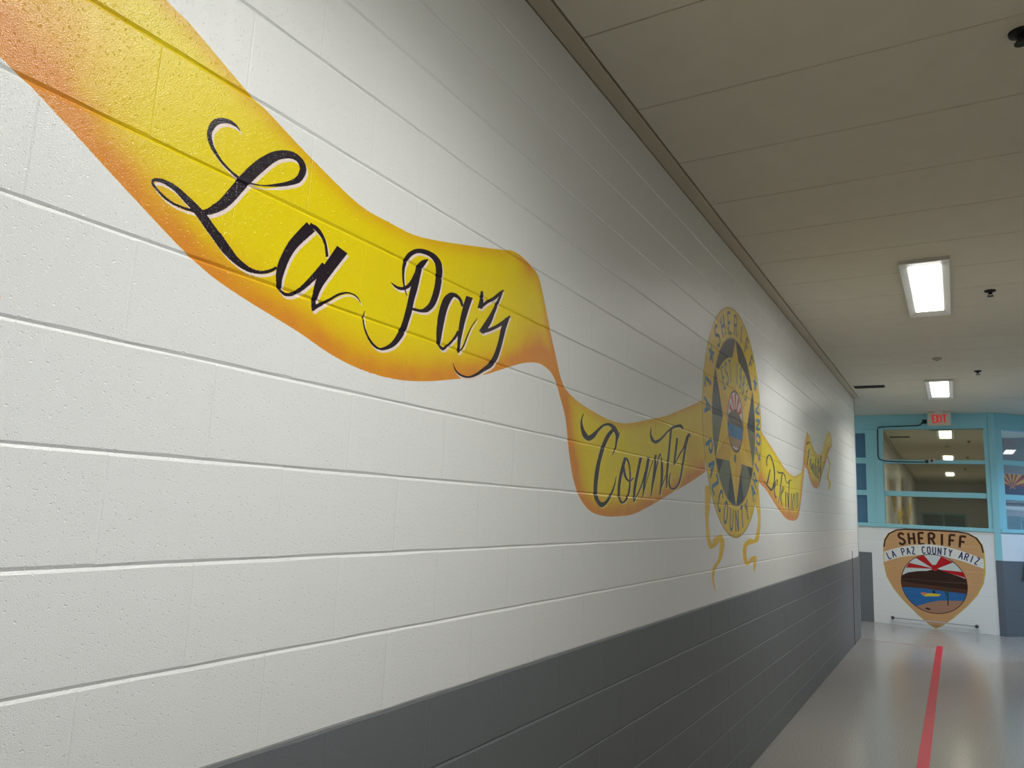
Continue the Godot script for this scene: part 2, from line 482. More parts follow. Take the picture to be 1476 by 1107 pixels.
func paint_mural(cv: Canvas) -> void:
	var top1 := [Vector2(-0.3, 3.02), Vector2(0.1, 2.98), Vector2(0.45, 2.87), Vector2(0.65, 2.76)]
	top1.append_array(pairs(MURAL.top1))
	var bot1 := [Vector2(-0.3, 2.72), Vector2(0.0, 2.66), Vector2(0.3, 2.53)]
	bot1.append_array(pairs(MURAL.bot1))
	ribbon(cv, top1, bot1, 0.062, 0.03, [[0.52, 2.5, 0.16, 0.7], [2.45, 2.3, 0.13, 0.6], [2.3, 2.3, 0.1, 0.4], [2.56, 2.12, 0.08, 0.5], [2.66, 1.9, 0.10, 0.5], [4.3, 2.05, 0.25, 0.35], [2.24, 2.6, 0.06, 0.4]])
	ribbon(cv, pairs(MURAL.top2), pairs(MURAL.bot2), 0.075, 0.03, [[7.2, 1.75, 0.15, 0.4], [6.0, 2.05, 0.12, 0.4]])
	ribbon(cv, pairs(MURAL.top3), pairs(MURAL.bot3), 0.07, 0.05, [[8.15, 2.5, 0.12, 0.5], [8.65, 2.1, 0.1, 0.4]])
	# the rounded tip of a curl at the near end
	cv.poly(smooth([Vector2(0.2, 2.02), Vector2(0.35, 2.08), Vector2(0.5, 2.075), Vector2(0.556, 2.03), Vector2(0.5, 1.985), Vector2(0.35, 1.96), Vector2(0.2, 2.02)], 5), ORANGE)
	for k in ["curl1", "curl2", "curl3"]:
		for run in MURAL[k]:
			brush(cv, run, YELLOW.lerp(ORANGE, 0.35))
	badge(cv)
	for word in ["la", "paz", "county", "detention", "facility"]:
		if word in ["la", "paz"]:
			for run in MURAL[word]: brush(cv, run, LIFT, Vector2(0.006, -0.006))
		elif word == "county":
			for run in MURAL[word]: brush(cv, run, YELLOW.lerp(LIFT, 0.35), Vector2(0.009, -0.005))
		for run in MURAL[word]: brush(cv, run, INK)


# the round county badge: gold ring with lettering, six-pointed star on black, small seal in the middle
func badge(cv: Canvas) -> void:
	var c := Vector2(5.24, 2.39)
	if c.x + 0.85 < cv.a0 or c.x - 0.85 > cv.a0 + cv.im.get_width() / cv.kx: return
	cv.disc(c, 0.812, GOLD.darkened(0.22))
	cv.disc(c, 0.800, GOLD)
	cv.disc(c, 0.598, GOLD.darkened(0.3))
	cv.disc(c, 0.588, Color(0.15, 0.15, 0.16))
	for a in [195.0, 345.0, 235.0, 305.0]:                       # grey-green facets between the points
		cv.sector(c, 0.588, deg_to_rad(a - 13.0), deg_to_rad(a + 13.0), Color(0.42, 0.42, 0.30))
	cv.poly(star(c, 0.595, 0.335, 6), Color(0.83, 0.66, 0.15))
	for k in 6:
		var a := PI / 2.0 + TAU * k / 6.0
		cv.poly([c, c + Vector2.from_angle(a) * 0.59, c + Vector2.from_angle(a - PI / 6.0) * 0.335], Color(0.86, 0.71, 0.18))
	for k in 3:
		cv.line([c + Vector2.from_angle(PI * k / 3.0 + PI / 6.0) * 0.57, c - Vector2.from_angle(PI * k / 3.0 + PI / 6.0) * 0.57], 0.006, GOLD.darkened(0.25))
	# the banner over the star
	var band := []
	for k in 13: band.append(c + Vector2(0, -0.25) + Vector2.from_angle(deg_to_rad(lerpf(128, 52, k / 12.0))) * 0.70)
	for k in 13: band.append(c + Vector2(0, -0.25) + Vector2.from_angle(deg_to_rad(lerpf(52, 128, k / 12.0))) * 0.50)
	cv.poly(band, Color(0.80, 0.70, 0.20))
	arc_text(cv, "EST 1983", c + Vector2(0, -0.25), 0.525, 122, 58, Vector2(0.055, 0.15), 0.016, TEAL_INK)
	# the seal
	cv.disc(c, 0.222, Color(0.42, 0.28, 0.2))
	cv.disc(c, 0.205, Color(0.78, 0.74, 0.72))
	for k in 5:
		cv.sector(c + Vector2(0, 0.02), 0.18, deg_to_rad(20 + 32 * k), deg_to_rad(36 + 32 * k), Color(0.72, 0.16, 0.15))
	cv.poly([c + Vector2(-0.19, 0.03), c + Vector2(-0.08, 0.07), c + Vector2(0.02, 0.09), c + Vector2(0.12, 0.05), c + Vector2(0.195, 0.02), c + Vector2(0.2, -0.05), c + Vector2(-0.2, -0.05)], Color(0.36, 0.26, 0.2))
	cv.poly([c + Vector2(-0.2, -0.03), c + Vector2(0.2, -0.03), c + Vector2(0.17, -0.12), c + Vector2(-0.16, -0.12)], Color(0.24, 0.47, 0.66))
	cv.poly([c + Vector2(-0.16, -0.12), c + Vector2(0.17, -0.12), c + Vector2(0.1, -0.18), c + Vector2(-0.1, -0.18)], Color(0.62, 0.5, 0.36))
	cv.disc(c + Vector2(-0.02, -0.265), 0.03, TEAL_INK)
	# lettering on the ring
	arc_text(cv, "SHERIFF", c, 0.625, 132, 46, Vector2(0.085, 0.145), 0.022, TEAL_INK.darkened(0.1))
	cv.poly(star(c + Vector2.from_angle(deg_to_rad(149)) * 0.71, 0.075, 0.033, 5), Color(0.22, 0.46, 0.60))
	cv.poly(star(c + Vector2.from_angle(deg_to_rad(31)) * 0.71, 0.075, 0.033, 5), Color(0.22, 0.46, 0.60))
	arc_text(cv, "LA PAZ", c, 0.765, 168, 222, Vector2(0.085, 0.135), 0.026, Color(0.22, 0.44, 0.58), true)
	arc_text(cv, "COUNTY", c, 0.765, 235, 297, Vector2(0.085, 0.145), 0.022, TEAL_INK.darkened(0.15), true)
	arc_text(cv, "ARIZONA", c, 0.765, 317, 374, Vector2(0.08, 0.135), 0.024, Color(0.22, 0.44, 0.58), true)


# the sheriff shield on the low wall under the window
func paint_shield(cv: Canvas) -> void:
	var tan_ := Color(0.80, 0.62, 0.43)
	var half := [Vector2(0, 1.625), Vector2(0.40, 1.62), Vector2(0.53, 1.60), Vector2(0.65, 1.53), Vector2(0.715, 1.42), Vector2(0.735, 1.30), Vector2(0.735, 1.0), Vector2(0.70, 0.80), Vector2(0.60, 0.60), Vector2(0.46, 0.42), Vector2(0.26, 0.21), Vector2(0.10, 0.07), Vector2(0, 0.012)]
	var shield := []
	for p in half: shield.append(Vector2(0.93 + p.x, p.y))
	half.reverse()
	for p in half: shield.append(Vector2(0.93 - p.x, p.y))
	var yellow_edge := []
	for p in shield: yellow_edge.append(Vector2(0.932, 0.9) + (p - Vector2(0.93, 0.9)) * Vector2(1.025, 1.012))
	cv.poly(yellow_edge, Color(0.80, 0.70, 0.28))
	cv.poly(shield, tan_)
	var rim := shield.slice(0, 6)
	var rim_left := shield.slice(shield.size() - 6, shield.size())
	cv.line(rim, 0.022, Color(0.25, 0.12, 0.08))
	cv.line(rim_left, 0.022, Color(0.25, 0.12, 0.08))
	# letters over the banner
	arc_text(cv, "SHERIFF", Vector2(0.93, -2.6), 3.985, 96.4, 83.6, Vector2(0.096, 0.19), 0.036, Color(0.24, 0.12, 0.07))
	# banner
	var up := smooth([Vector2(0.19, 1.215), Vector2(0.5, 1.325), Vector2(0.9, 1.385), Vector2(1.28, 1.33), Vector2(1.665, 1.195)], 6)
	var low := smooth([Vector2(0.19, 1.04), Vector2(0.5, 1.155), Vector2(0.9, 1.21), Vector2(1.27, 1.165), Vector2(1.665, 1.04)], 6)
	low.reverse()
	up.append_array(low)
	cv.poly(up, Color(0.88, 0.88, 0.86))
	arc_text(cv, "LA PAZ COUNTY ARIZ", Vector2(0.92, -0.42), 1.65, 112.5, 67.5, Vector2(0.05, 0.115), 0.017, Color(0.17, 0.18, 0.36))
	# round picture
	var c := Vector2(0.93, 0.735)
	cv.disc(c, 0.492, Color(0.27, 0.13, 0.1))
	cv.disc(c, 0.480, Color(0.80, 0.83, 0.82))
	var sun := Vector2(0.955, 0.98)
	var red := Color(0.72, 0.10, 0.12)
	for ray in [[Vector2(0.52, 0.97), Vector2(0.575, 1.055)], [Vector2(0.68, 1.145), Vector2(0.80, 1.20)], [Vector2(1.06, 1.20), Vector2(1.23, 1.11)], [Vector2(1.355, 0.965), Vector2(1.40, 0.87)]]:
		cv.poly([sun + Vector2(-0.02, 0.0), ray[0], ray[1], sun + Vector2(0.02, 0.0)], red)
	cv.poly(lens_cut(c, 0.48, [Vector2(0.40, 0.80), Vector2(0.55, 0.89), Vector2(0.70, 0.925), Vector2(0.84, 0.94), Vector2(0.93, 0.975), Vector2(1.01, 0.985), Vector2(1.08, 0.955), Vector2(1.2, 0.92), Vector2(1.3, 0.89), Vector2(1.5, 0.82), Vector2(1.5, 0.5), Vector2(0.40, 0.5)]), Color(0.22, 0.13, 0.10))
	cv.disc(sun + Vector2(0, 0.02), 0.05, red)
	cv.poly(lens_cut(c, 0.48, [Vector2(0.40, 0.75), Vector2(0.7, 0.71), Vector2(1.0, 0.70), Vector2(1.5, 0.68), Vector2(1.5, 0.5), Vector2(0.40, 0.5)]), Color(0.33, 0.21, 0.16))
	cv.poly(lens_cut(c, 0.48, [Vector2(0.40, 0.64), Vector2(0.75, 0.645), Vector2(1.1, 0.625), Vector2(1.5, 0.61), Vector2(1.5, 0.2), Vector2(0.40, 0.2)]), Color(0.17, 0.42, 0.66))
	cv.poly(lens_cut(c, 0.48, [Vector2(0.66, 0.34), Vector2(0.85, 0.42), Vector2(1.0, 0.465), Vector2(1.2, 0.485), Vector2(1.4, 0.50), Vector2(1.4, 0.2), Vector2(0.6, 0.2)]), Color(0.66, 0.50, 0.40))
	cv.poly([Vector2(0.73, 0.555), Vector2(0.79, 0.515), Vector2(0.99, 0.535), Vector2(1.03, 0.57), Vector2(0.9, 0.575)], Color(0.86, 0.78, 0.22))
	cv.poly([Vector2(0.73, 0.575), Vector2(0.78, 0.53), Vector2(0.82, 0.555), Vector2(0.80, 0.58)], Color(0.85, 0.45, 0.35))
	cv.poly([Vector2(0.90, 0.575), Vector2(0.95, 0.575), Vector2(0.94, 0.63), Vector2(0.91, 0.63)], Color(0.12, 0.14, 0.25))
	cv.line([Vector2(1.13, 0.73), Vector2(1.125, 0.40)], 0.018, Color(0.14, 0.26, 0.17))
	cv.line([Vector2(1.09, 0.62), Vector2(1.10, 0.57), Vector2(1.13, 0.55)], 0.014, Color(0.14, 0.26, 0.17))
	cv.poly([Vector2(0.78, 0.315), Vector2(0.82, 0.335), Vector2(0.88, 0.31), Vector2(0.84, 0.295)], Color(0.2, 0.12, 0.12))


func lens_cut(c: Vector2, r: float, shape: Array) -> Array:
	var ring := PackedVector2Array()
	for k in 64: ring.append(c + Vector2.from_angle(TAU * k / 64.0) * r)
	var cut := Geometry2D.intersect_polygons(PackedVector2Array(shape), ring)
	return Array(cut[0]) if cut.size() else []


# ---------------------------------------------------------------- materials

func noise_image(side: int, frequency: float, seed_: int, octaves := 3, kind := FastNoiseLite.TYPE_SIMPLEX_SMOOTH) -> Image:
	var n := FastNoiseLite.new()
	n.noise_type = kind
	n.seed = seed_
	n.frequency = frequency
	n.fractal_octaves = octaves
	return n.get_seamless_image(side, side)


func ramped(im: Image, stops: Array) -> ImageTexture:
	var g := Gradient.new()
	g.offsets = PackedFloat32Array(stops.map(func(s): return s[0]))
	g.colors = PackedColorArray(stops.map(func(s): return s[1]))
	im.convert(Image.FORMAT_L8)
	var data := im.get_data()
	var table := []
	for k in 256: table.append(g.sample(k / 255.0))
	var out := PackedByteArray()
	out.resize(data.size() * 3)
	for i in data.size():
		var c: Color = table[data[i]]
		out[3 * i] = c.r8
		out[3 * i + 1] = c.g8
		out[3 * i + 2] = c.b8
	return ImageTexture.create_from_image(Image.create_from_data(im.get_width(), im.get_height(), false, Image.FORMAT_RGB8, out))


func grey(v: float) -> Color:
	return Color(v, v, v)


func plain(color: Color, rough: float, metal := 0.0) -> StandardMaterial3D:
	var m := StandardMaterial3D.new()
	m.albedo_color = color
	m.roughness = rough
	m.metallic = metal
	return m


func block_paint(color: Color, rough: float) -> StandardMaterial3D:
	var m := plain(color, rough)
	m.uv1_scale = Vector3.ONE * 3.3      # block faces carry their own metres as UV
	m.heightmap_enabled = true
	m.heightmap_texture = M.pores
	m.heightmap_scale = 0.14
	return m


func pore_map() -> ImageTexture:
	var fine := noise_image(640, 0.16, 11, 3)
	var pits := noise_image(640, 0.045, 29, 2)
	fine.convert(Image.FORMAT_L8)
	pits.convert(Image.FORMAT_L8)
	var a := fine.get_data()
	var b := pits.get_data()
	for i in a.size():
		a[i] = clampi(int(150.0 + 0.40 * (a[i] - 128.0) - 3.2 * maxf(0.0, 62.0 - b[i])), 0, 255)
	return ImageTexture.create_from_image(Image.create_from_data(640, 640, false, Image.FORMAT_L8, a))


func make_materials() -> void:
	# pores of a painted concrete block: fine grain with scattered pits
	M.pores = pore_map()
	M.white = block_paint(Color(0.91, 0.915, 0.905), 0.23)
	M.grey = block_paint(Color(0.42, 0.44, 0.45), 0.42)
	M.core = plain(Color(0.85, 0.85, 0.84), 0.6)
	M.plain_white = plain(Color(0.90, 0.90, 0.885), 0.45)
	M.plain_grey = plain(Color(0.42, 0.44, 0.45), 0.45)
	# ceiling planks: cream baked enamel with slight blotches
	var ceil := plain(Color(1, 1, 1), 0.55)
	ceil.albedo_texture = ramped(noise_image(256, 0.02, 3, 4), [[0.0, Color(0.845, 0.82, 0.745)], [1.0, Color(0.87, 0.845, 0.77)]])
	ceil.uv1_triplanar = true
	ceil.uv1_world_triplanar = true
	ceil.uv1_scale = Vector3.ONE * 0.7
	M.ceiling = ceil
	M.trim = plain(Color(0.78, 0.74, 0.65), 0.55)
	# polished speckled floor
	var fl := plain(Color(1, 1, 1), 0.2)
	fl.albedo_texture = ramped(noise_image(512, 0.09, 21, 4), [[0.0, Color(0.49, 0.475, 0.455)], [0.45, Color(0.565, 0.55, 0.53)], [0.75, Color(0.60, 0.585, 0.565)], [1.0, Color(0.67, 0.655, 0.635)]])
	fl.uv1_triplanar = true
	fl.uv1_world_triplanar = true
	fl.uv1_scale = Vector3.ONE * 1.4
	fl.roughness_texture = ramped(noise_image(256, 0.02, 33, 3), [[0.0, grey(0.85)], [1.0, grey(1.0)]])
	M.floor = fl
	M.teal = plain(Color(0.58, 0.81, 0.85), 0.38)
	M.post_grey = plain(Color(0.38, 0.41, 0.45), 0.42)
	M.bezel = plain(Color(0.88, 0.88, 0.86), 0.4)
	M.black = plain(Color(0.04, 0.04, 0.05), 0.45)
	M.dark_metal = plain(Color(0.16, 0.16, 0.17), 0.4, 0.6)
	M.chrome = plain(Color(0.70, 0.69, 0.72), 0.35, 0.55)
	M.cable = plain(Color(0.07, 0.12, 0.17), 0.5)
	M.red = plain(Color(0.70, 0.10, 0.20), 0.35)
	M.sealant = plain(Color(0.36, 0.23, 0.19), 0.7)
	M.lens = plain(Color(0.95, 0.95, 0.95), 0.4)
	M.lens.emission_enabled = true
	M.lens.emission = Color(1.0, 1.0, 0.98)
	M.lens.emission_energy_multiplier = 10.0
	# mirrored observation glass, and plain glass
	var g := plain(Color(0.80, 0.785, 0.69, 0.15), 0.02, 0.9)
	g.transparency = BaseMaterial3D.TRANSPARENCY_ALPHA
	M.mirror_glass = g
	var c := plain(Color(0.9, 0.95, 1.0, 0.06), 0.02)
	c.transparency = BaseMaterial3D.TRANSPARENCY_ALPHA
	M.clear_glass = c
	var b := plain(Color(0.42, 0.60, 0.74, 0.3), 0.03, 0.6)
	b.transparency = BaseMaterial3D.TRANSPARENCY_ALPHA
	M.blue_glass = b


# ---------------------------------------------------------------- block walls

# One block face with its tooled joints, relative to its centre: x along the wall, y up, z out of it.
func block_faces(st: SurfaceTool, c: Vector3, w: float, h: float, cv: float, ch: float, uv: Callable) -> void:
	var bv := 0.0035
	var bh := 0.0062
	var X := [-w / 2, -w / 2 + bv, -w * 0.22, w * 0.06, w * 0.27, w / 2 - bv, w / 2]
	var slip := Vector2(rng.randf(), rng.randf())
	var low := []
	var high := []
	for i in 7:      # the edges of the face wander a little, as thick paint leaves them
		low.append(-h / 2 + bh + rng.randf_range(-0.0014, 0.0014))
		high.append(h / 2 - bh + rng.randf_range(-0.0014, 0.0014))
	var at := func(i: int, j: int) -> Vector3:
		var z := 0.0
		if i == 0 or i == 6: z = -cv
		if j == 0 or j == 3: z = -ch
		return c + Vector3(X[i], [-h / 2, low[i], high[i], h / 2][j], z)
	for i in 6:
		for j in 3:
			var a: Vector3 = at.call(i, j)
			var b: Vector3 = at.call(i + 1, j)
			var d: Vector3 = at.call(i + 1, j + 1)
			var e: Vector3 = at.call(i, j + 1)
			for t in ([[a, b, d], [a, d, e]] if (i < 3) == (j < 2) else [[a, b, e], [b, d, e]]):
				var n: Vector3 = (t[1] - t[0]).cross(t[2] - t[0]).normalized()
				for p in [t[0], t[2], t[1]]:
					st.set_normal(n)
					st.set_uv(Vector2(p.x, p.y) + slip)
					st.set_uv2(uv.call(p))
					st.add_vertex(p)
	# sides going back into the bed
	for k in [[0, 0, 6, 0, Vector3(0, -1, 0)], [0, 3, 6, 3, Vector3(0, 1, 0)], [0, 0, 0, 3, Vector3(-1, 0, 0)], [6, 0, 6, 3, Vector3(1, 0, 0)]]:
		var a: Vector3 = at.call(k[0], k[1])
		var b: Vector3 = at.call(k[2], k[3])
		st.set_uv2(uv.call(a))
		quad(st, a, b, Vector3(b.x, b.y, c.z - 0.03), Vector3(a.x, a.y, c.z - 0.03), k[4])


func seen_size(p: Vector3) -> float:
	var q := lens_view.affine_inverse() * p
	if q.z > -0.3: return 0.0
	var f := 553.5 / tan(deg_to_rad(27.627))
	if absf(q.x) * f > -q.z * 760.0 or absf(q.y) * f > -q.z * 600.0: return 0.0
	return 1.0 / (q.z * q.z * q.z)  if q.z > 0 else -1.0 / (q.z * q.z * q.z)


# A wall of running-bond blocks as children of "wall". cells: [a0, a1, h0, h1, material, canvas or null]
func lay_blocks(wall: Node3D, frame: Transform3D, cells: Array, most: int, cv := 0.0007, ch := 0.0034, rough := 0.0002) -> void:
	var order := []
	for i in cells.size():
		var k: Array = cells[i]
		order.append([seen_size(frame * Vector3((k[0] + k[1]) / 2, (k[2] + k[3]) / 2, 0)), i])
	order.sort_custom(func(p, q): return p[0] > q[0])
	var rest := {}
	var shared := {}
	for n in order.size():
		var k: Array = cells[order[n][1]]
		var w: float = k[1] - k[0]
		var h: float = k[3] - k[2]
		var mid := Vector3((k[0] + k[1]) / 2, (k[2] + k[3]) / 2, rng.randf_range(-rough, rough))
		var print_: Canvas = k[5]
		if n < most and order[n][0] > 0.0:
			var mesh: ArrayMesh
			var key := "%.3f %.3f %d" % [w, h, rng.randi() % 4]
			if print_ == null and shared.has(key):
				mesh = shared[key]
			else:
				var st := start()
				block_faces(st, Vector3.ZERO, w, h, cv, ch, func(p): return uv_on(print_, p + mid))
				mesh = st.commit()
				if print_ == null: shared[key] = mesh
			part(mesh, "block", k[4], wall, frame * mid, frame.basis)
		else:
			if not rest.has(k[4]): rest[k[4]] = start()
			block_faces(rest[k[4]], mid, w, h, cv, ch, func(p): return uv_on(print_, p))
	if rest:
		var mesh := ArrayMesh.new()
		var o := MeshInstance3D.new()
		o.name = "other_blocks"
		var i := 0
		for m in rest:
			rest[m].commit(mesh)
			mesh.surface_set_material(i, m)
			i += 1
		o.mesh = mesh
		o.transform = frame
		o.set_meta("kind", "stuff")
		wall.add_child(o, true)


func uv_on(cv: Canvas, p: Vector3) -> Vector2:
	if cv == null: return Vector2.ZERO
	var q := cv.px(Vector2(p.x, p.y))
	return Vector2(clampf(q.x / cv.im.get_width(), 0.001, 0.999), clampf(q.y / cv.im.get_height(), 0.001, 0.999))


func printed(cv: Canvas, base: StandardMaterial3D) -> StandardMaterial3D:
	var m: StandardMaterial3D = base.duplicate()
	m.detail_enabled = true
	m.detail_blend_mode = BaseMaterial3D.BLEND_MODE_MIX
	m.detail_uv_layer = BaseMaterial3D.DETAIL_UV_2
	m.detail_albedo = ImageTexture.create_from_image(cv.im)
	return m


func build_left_wall() -> void:
	var wall := struct("wall_left")
	slab(-0.2, -0.012, 0, CEIL, BACK, -WALL_END + 0.004, "core", M.core, wall, 0.001)
	var sheets := []
	for d in [[-0.3, 2.3, 8, 10, 2048, 2.1], [1.9, 4.6, 2, 8, 2048, 4.4], [4.2, 6.6, 0, 10, 1536, 6.4], [6.2, 10.4, 2, 9, 2048, 10.2]]:
		var low: int = d[2] if d[2] != 8 else 3
		var h0 := GREY_TOP + COURSE * low
		var h1: float = GREY_TOP + COURSE * d[3]
		var cv := Canvas.new(d[0], d[1], h0, h1, d[4], int((h1 - h0) * 1.0 / (d[1] - d[0]) * d[4]), Color(0.93, 0.82, 0.3, 0.0))
		paint_mural(cv)
		sheets.append([d[5], h0, h1, cv, printed(cv, M.white)])
	var cells := []
	for n in range(-6, 13):
		var h0 := maxf(GREY_TOP + COURSE * n, 0.0)
		var h1 := minf(GREY_TOP + COURSE * (n + 1), CEIL)
		if h1 - h0 < 0.01: continue
		var a := 0.564 - BLOCK * 16 + (0.0 if posmod(n, 2) == 1 else COURSE)
		while a < WALL_END - 0.001:
			var a0 := maxf(a, -BACK)
			var a1 := minf(a + BLOCK, WALL_END)
			a += BLOCK
			if a1 - a0 < 0.03: continue
			var mid := (a0 + a1) / 2
			var mat: Material = M.grey if n < 0 else M.white
			var print_: Canvas = null
			if n >= 0 and mid > -0.09:
				for s in sheets:
					if mid < s[0]:
						if h0 >= s[1] - 0.001 and h1 <= s[2] + 0.001:
							mat = s[4]
							print_ = s[3]
						break
			cells.append([a0, a1, h0, h1, mat, print_])
	lay_blocks(wall, Transform3D(Basis(Vector3(0, 0, -1), Vector3(0, 1, 0), Vector3(1, 0, 0)), Vector3.ZERO), cells, 300)
	# squared end of the wall
	slab(-0.2, -0.003, 0, GREY_TOP, -WALL_END + 0.003, -WALL_END - 0.004, "end_face", M.plain_grey, wall, 0.001)
	slab(-0.2, -0.003, GREY_TOP, CEIL, -WALL_END + 0.003, -WALL_END - 0.004, "end_face", M.plain_white, wall, 0.001)


func build_shell() -> void:
	# floor and ceiling
	var f := struct("floor")
	slab(-3.2, 12.2, -0.2, 0.0, 6.2, -19.4, "floor_slab", M.floor, f, 0.001)
	var c := struct("ceiling")
	slab(-3.2, 12.2, CEIL + 0.016, CEIL + 0.2, 6.2, -19.4, "deck", M.trim, c, 0.001)
	var step := 0.617
	for k in range(-14, 34):
		var z0 := -(2.457 - step + step * k)
		var z1 := z0 - step
		if z1 > BACK: continue
		var x0 := 0.083
		var x1 := WIDE
		if z1 < -WALL_END:
			x0 = -3.0
			x1 = 12.0
		if z1 < -19.2: continue
		part(box(Vector3(x1 - x0 - 0.004, 0.016, step - 0.006), 0.003), "ceiling_panel", M.ceiling, c, Vector3((x0 + x1) / 2, CEIL + 0.008, (z0 + z1) / 2))
	var t := struct("trim_1")
	slab(0.0, 0.077, CEIL - 0.006, CEIL + 0.014, BACK, -WALL_END, "wall_angle", M.trim, t, 0.002)
	# right corridor wall and the wall behind the camera, both grey below and white above
	var r := struct("wall_right")
	slab(WIDE + 0.008, WIDE + 0.2, 0, GREY_TOP, BACK, -WALL_END, "wainscot", M.plain_grey, r)
	slab(WIDE + 0.008, WIDE + 0.2, 2.408, CEIL, BACK, -WALL_END, "upper_wall", M.plain_white, r)
	slab(WIDE + 0.008, WIDE + 0.2, GREY_TOP, 2.408, BACK, 1.6, "upper_wall", M.plain_white, r)
	slab(WIDE + 0.008, WIDE + 0.2, GREY_TOP, 2.408, -1.2, -WALL_END, "upper_wall", M.plain_white, r)
	var cells := []
	for n in range(-6, 12):
		var h0 := maxf(GREY_TOP + COURSE * n, 0.0)
		var h1 := minf(GREY_TOP + COURSE * (n + 1), CEIL)
		for run in ([[-WALL_END, -1.2], [1.6, BACK]] if n >= 0 and n < 6 else [[-WALL_END, BACK]]):
			var a: float = run[0] - (COURSE if posmod(n, 2) else 0.0)
			while a < run[1] - 0.02:
				var a0 := maxf(a, run[0])
				var a1 := minf(a + BLOCK, run[1])
				a += BLOCK
				if a1 - a0 > 0.02: cells.append([a0, a1, h0, h1, M.grey if n < 0 else M.white, null])
	lay_blocks(r, Transform3D(Basis(Vector3(0, 0, 1), Vector3(0, 1, 0), Vector3(-1, 0, 0)), Vector3(WIDE, 0, 0)), cells, 0)
	var wr := struct("window_3")
	slab(WIDE + 0.02, WIDE + 0.14, GREY_TOP, GREY_TOP + 0.05, 1.6, -1.2, "sill", M.teal, wr)
	slab(WIDE + 0.02, WIDE + 0.14, 2.30, 2.408, 1.6, -1.2, "head", M.teal, wr)
	for z in [1.575, 0.2, -1.175]:
		slab(WIDE + 0.02, WIDE + 0.14, GREY_TOP + 0.05, 2.30, z + 0.025, z - 0.025, "mullion", M.teal, wr)
	for z in [0.8875, -0.4875]:
		slab(WIDE + 0.08, WIDE + 0.086, GREY_TOP + 0.05, 2.30, z + 0.66, z - 0.66, "pane", M.clear_glass, wr, 0.001)
	var b := struct("wall_back")
	slab(-0.2, WIDE + 0.2, 0, GREY_TOP, BACK, BACK + 0.2, "wainscot", M.plain_grey, b)
	slab(-0.2, WIDE + 0.2, GREY_TOP, CEIL, BACK, BACK + 0.2, "upper_wall", M.plain_white, b)
	var d := struct("door_1")
	slab(0.10, 1.66, 0, 2.50, BACK - 0.06, BACK, "door_frame", M.teal, d)
	for k in 2:
		slab(0.18 + 0.72 * k, 0.86 + 0.72 * k, 0.01, 2.42, BACK - 0.075, BACK - 0.055, "door_leaf", plain(Color(0.20, 0.38, 0.42), 0.4), d)
	# the cross hall
	var h := struct("wall_hall_front")
	slab(WIDE + 0.2, 12.0, 0, GREY_TOP, -WALL_END + 0.2, -WALL_END, "wainscot", M.plain_grey, h)
	slab(WIDE + 0.2, 12.0, GREY_TOP, CEIL, -WALL_END + 0.2, -WALL_END, "upper_wall", M.plain_white, h)
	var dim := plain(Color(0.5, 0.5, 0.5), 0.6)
	for w in [
		["wall_hall_side", -3.0, -0.2, -WALL_END + 0.2, -WALL_END, M.plain_white],
		["wall_hall_left", -3.2, -3.0, -WALL_END + 0.2, -19.2, M.plain_white],
		["wall_hall_right", 12.0, 12.2, -WALL_END + 0.2, -17.65, M.plain_white],
		["wall_hall_end", 4.8, 12.0, -17.45, -17.65, M.plain_white],
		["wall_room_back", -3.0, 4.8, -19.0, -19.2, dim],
		["wall_room_right", 4.6, 4.8, -17.45, -19.0, M.plain_white],
		["wall_room_left", 1.80, 1.86, -14.86, -19.0, M.plain_white],
	]:
		slab(w[1], w[2], 0, CEIL, w[3], w[4], "panel", w[5], struct(w[0]))


func frame_bars(o: Node3D, basis: Basis, at: Vector3, spans: Array) -> void:
	for s in spans:      # name, a0, a1, h0, h1, depth, out, material
		part(box(Vector3(s[2] - s[1], s[4] - s[3], s[5]), 0.005), s[0], s[7], o, at + basis * Vector3((s[1] + s[2]) / 2, (s[3] + s[4]) / 2, s[6] - s[5] / 2.0), basis)


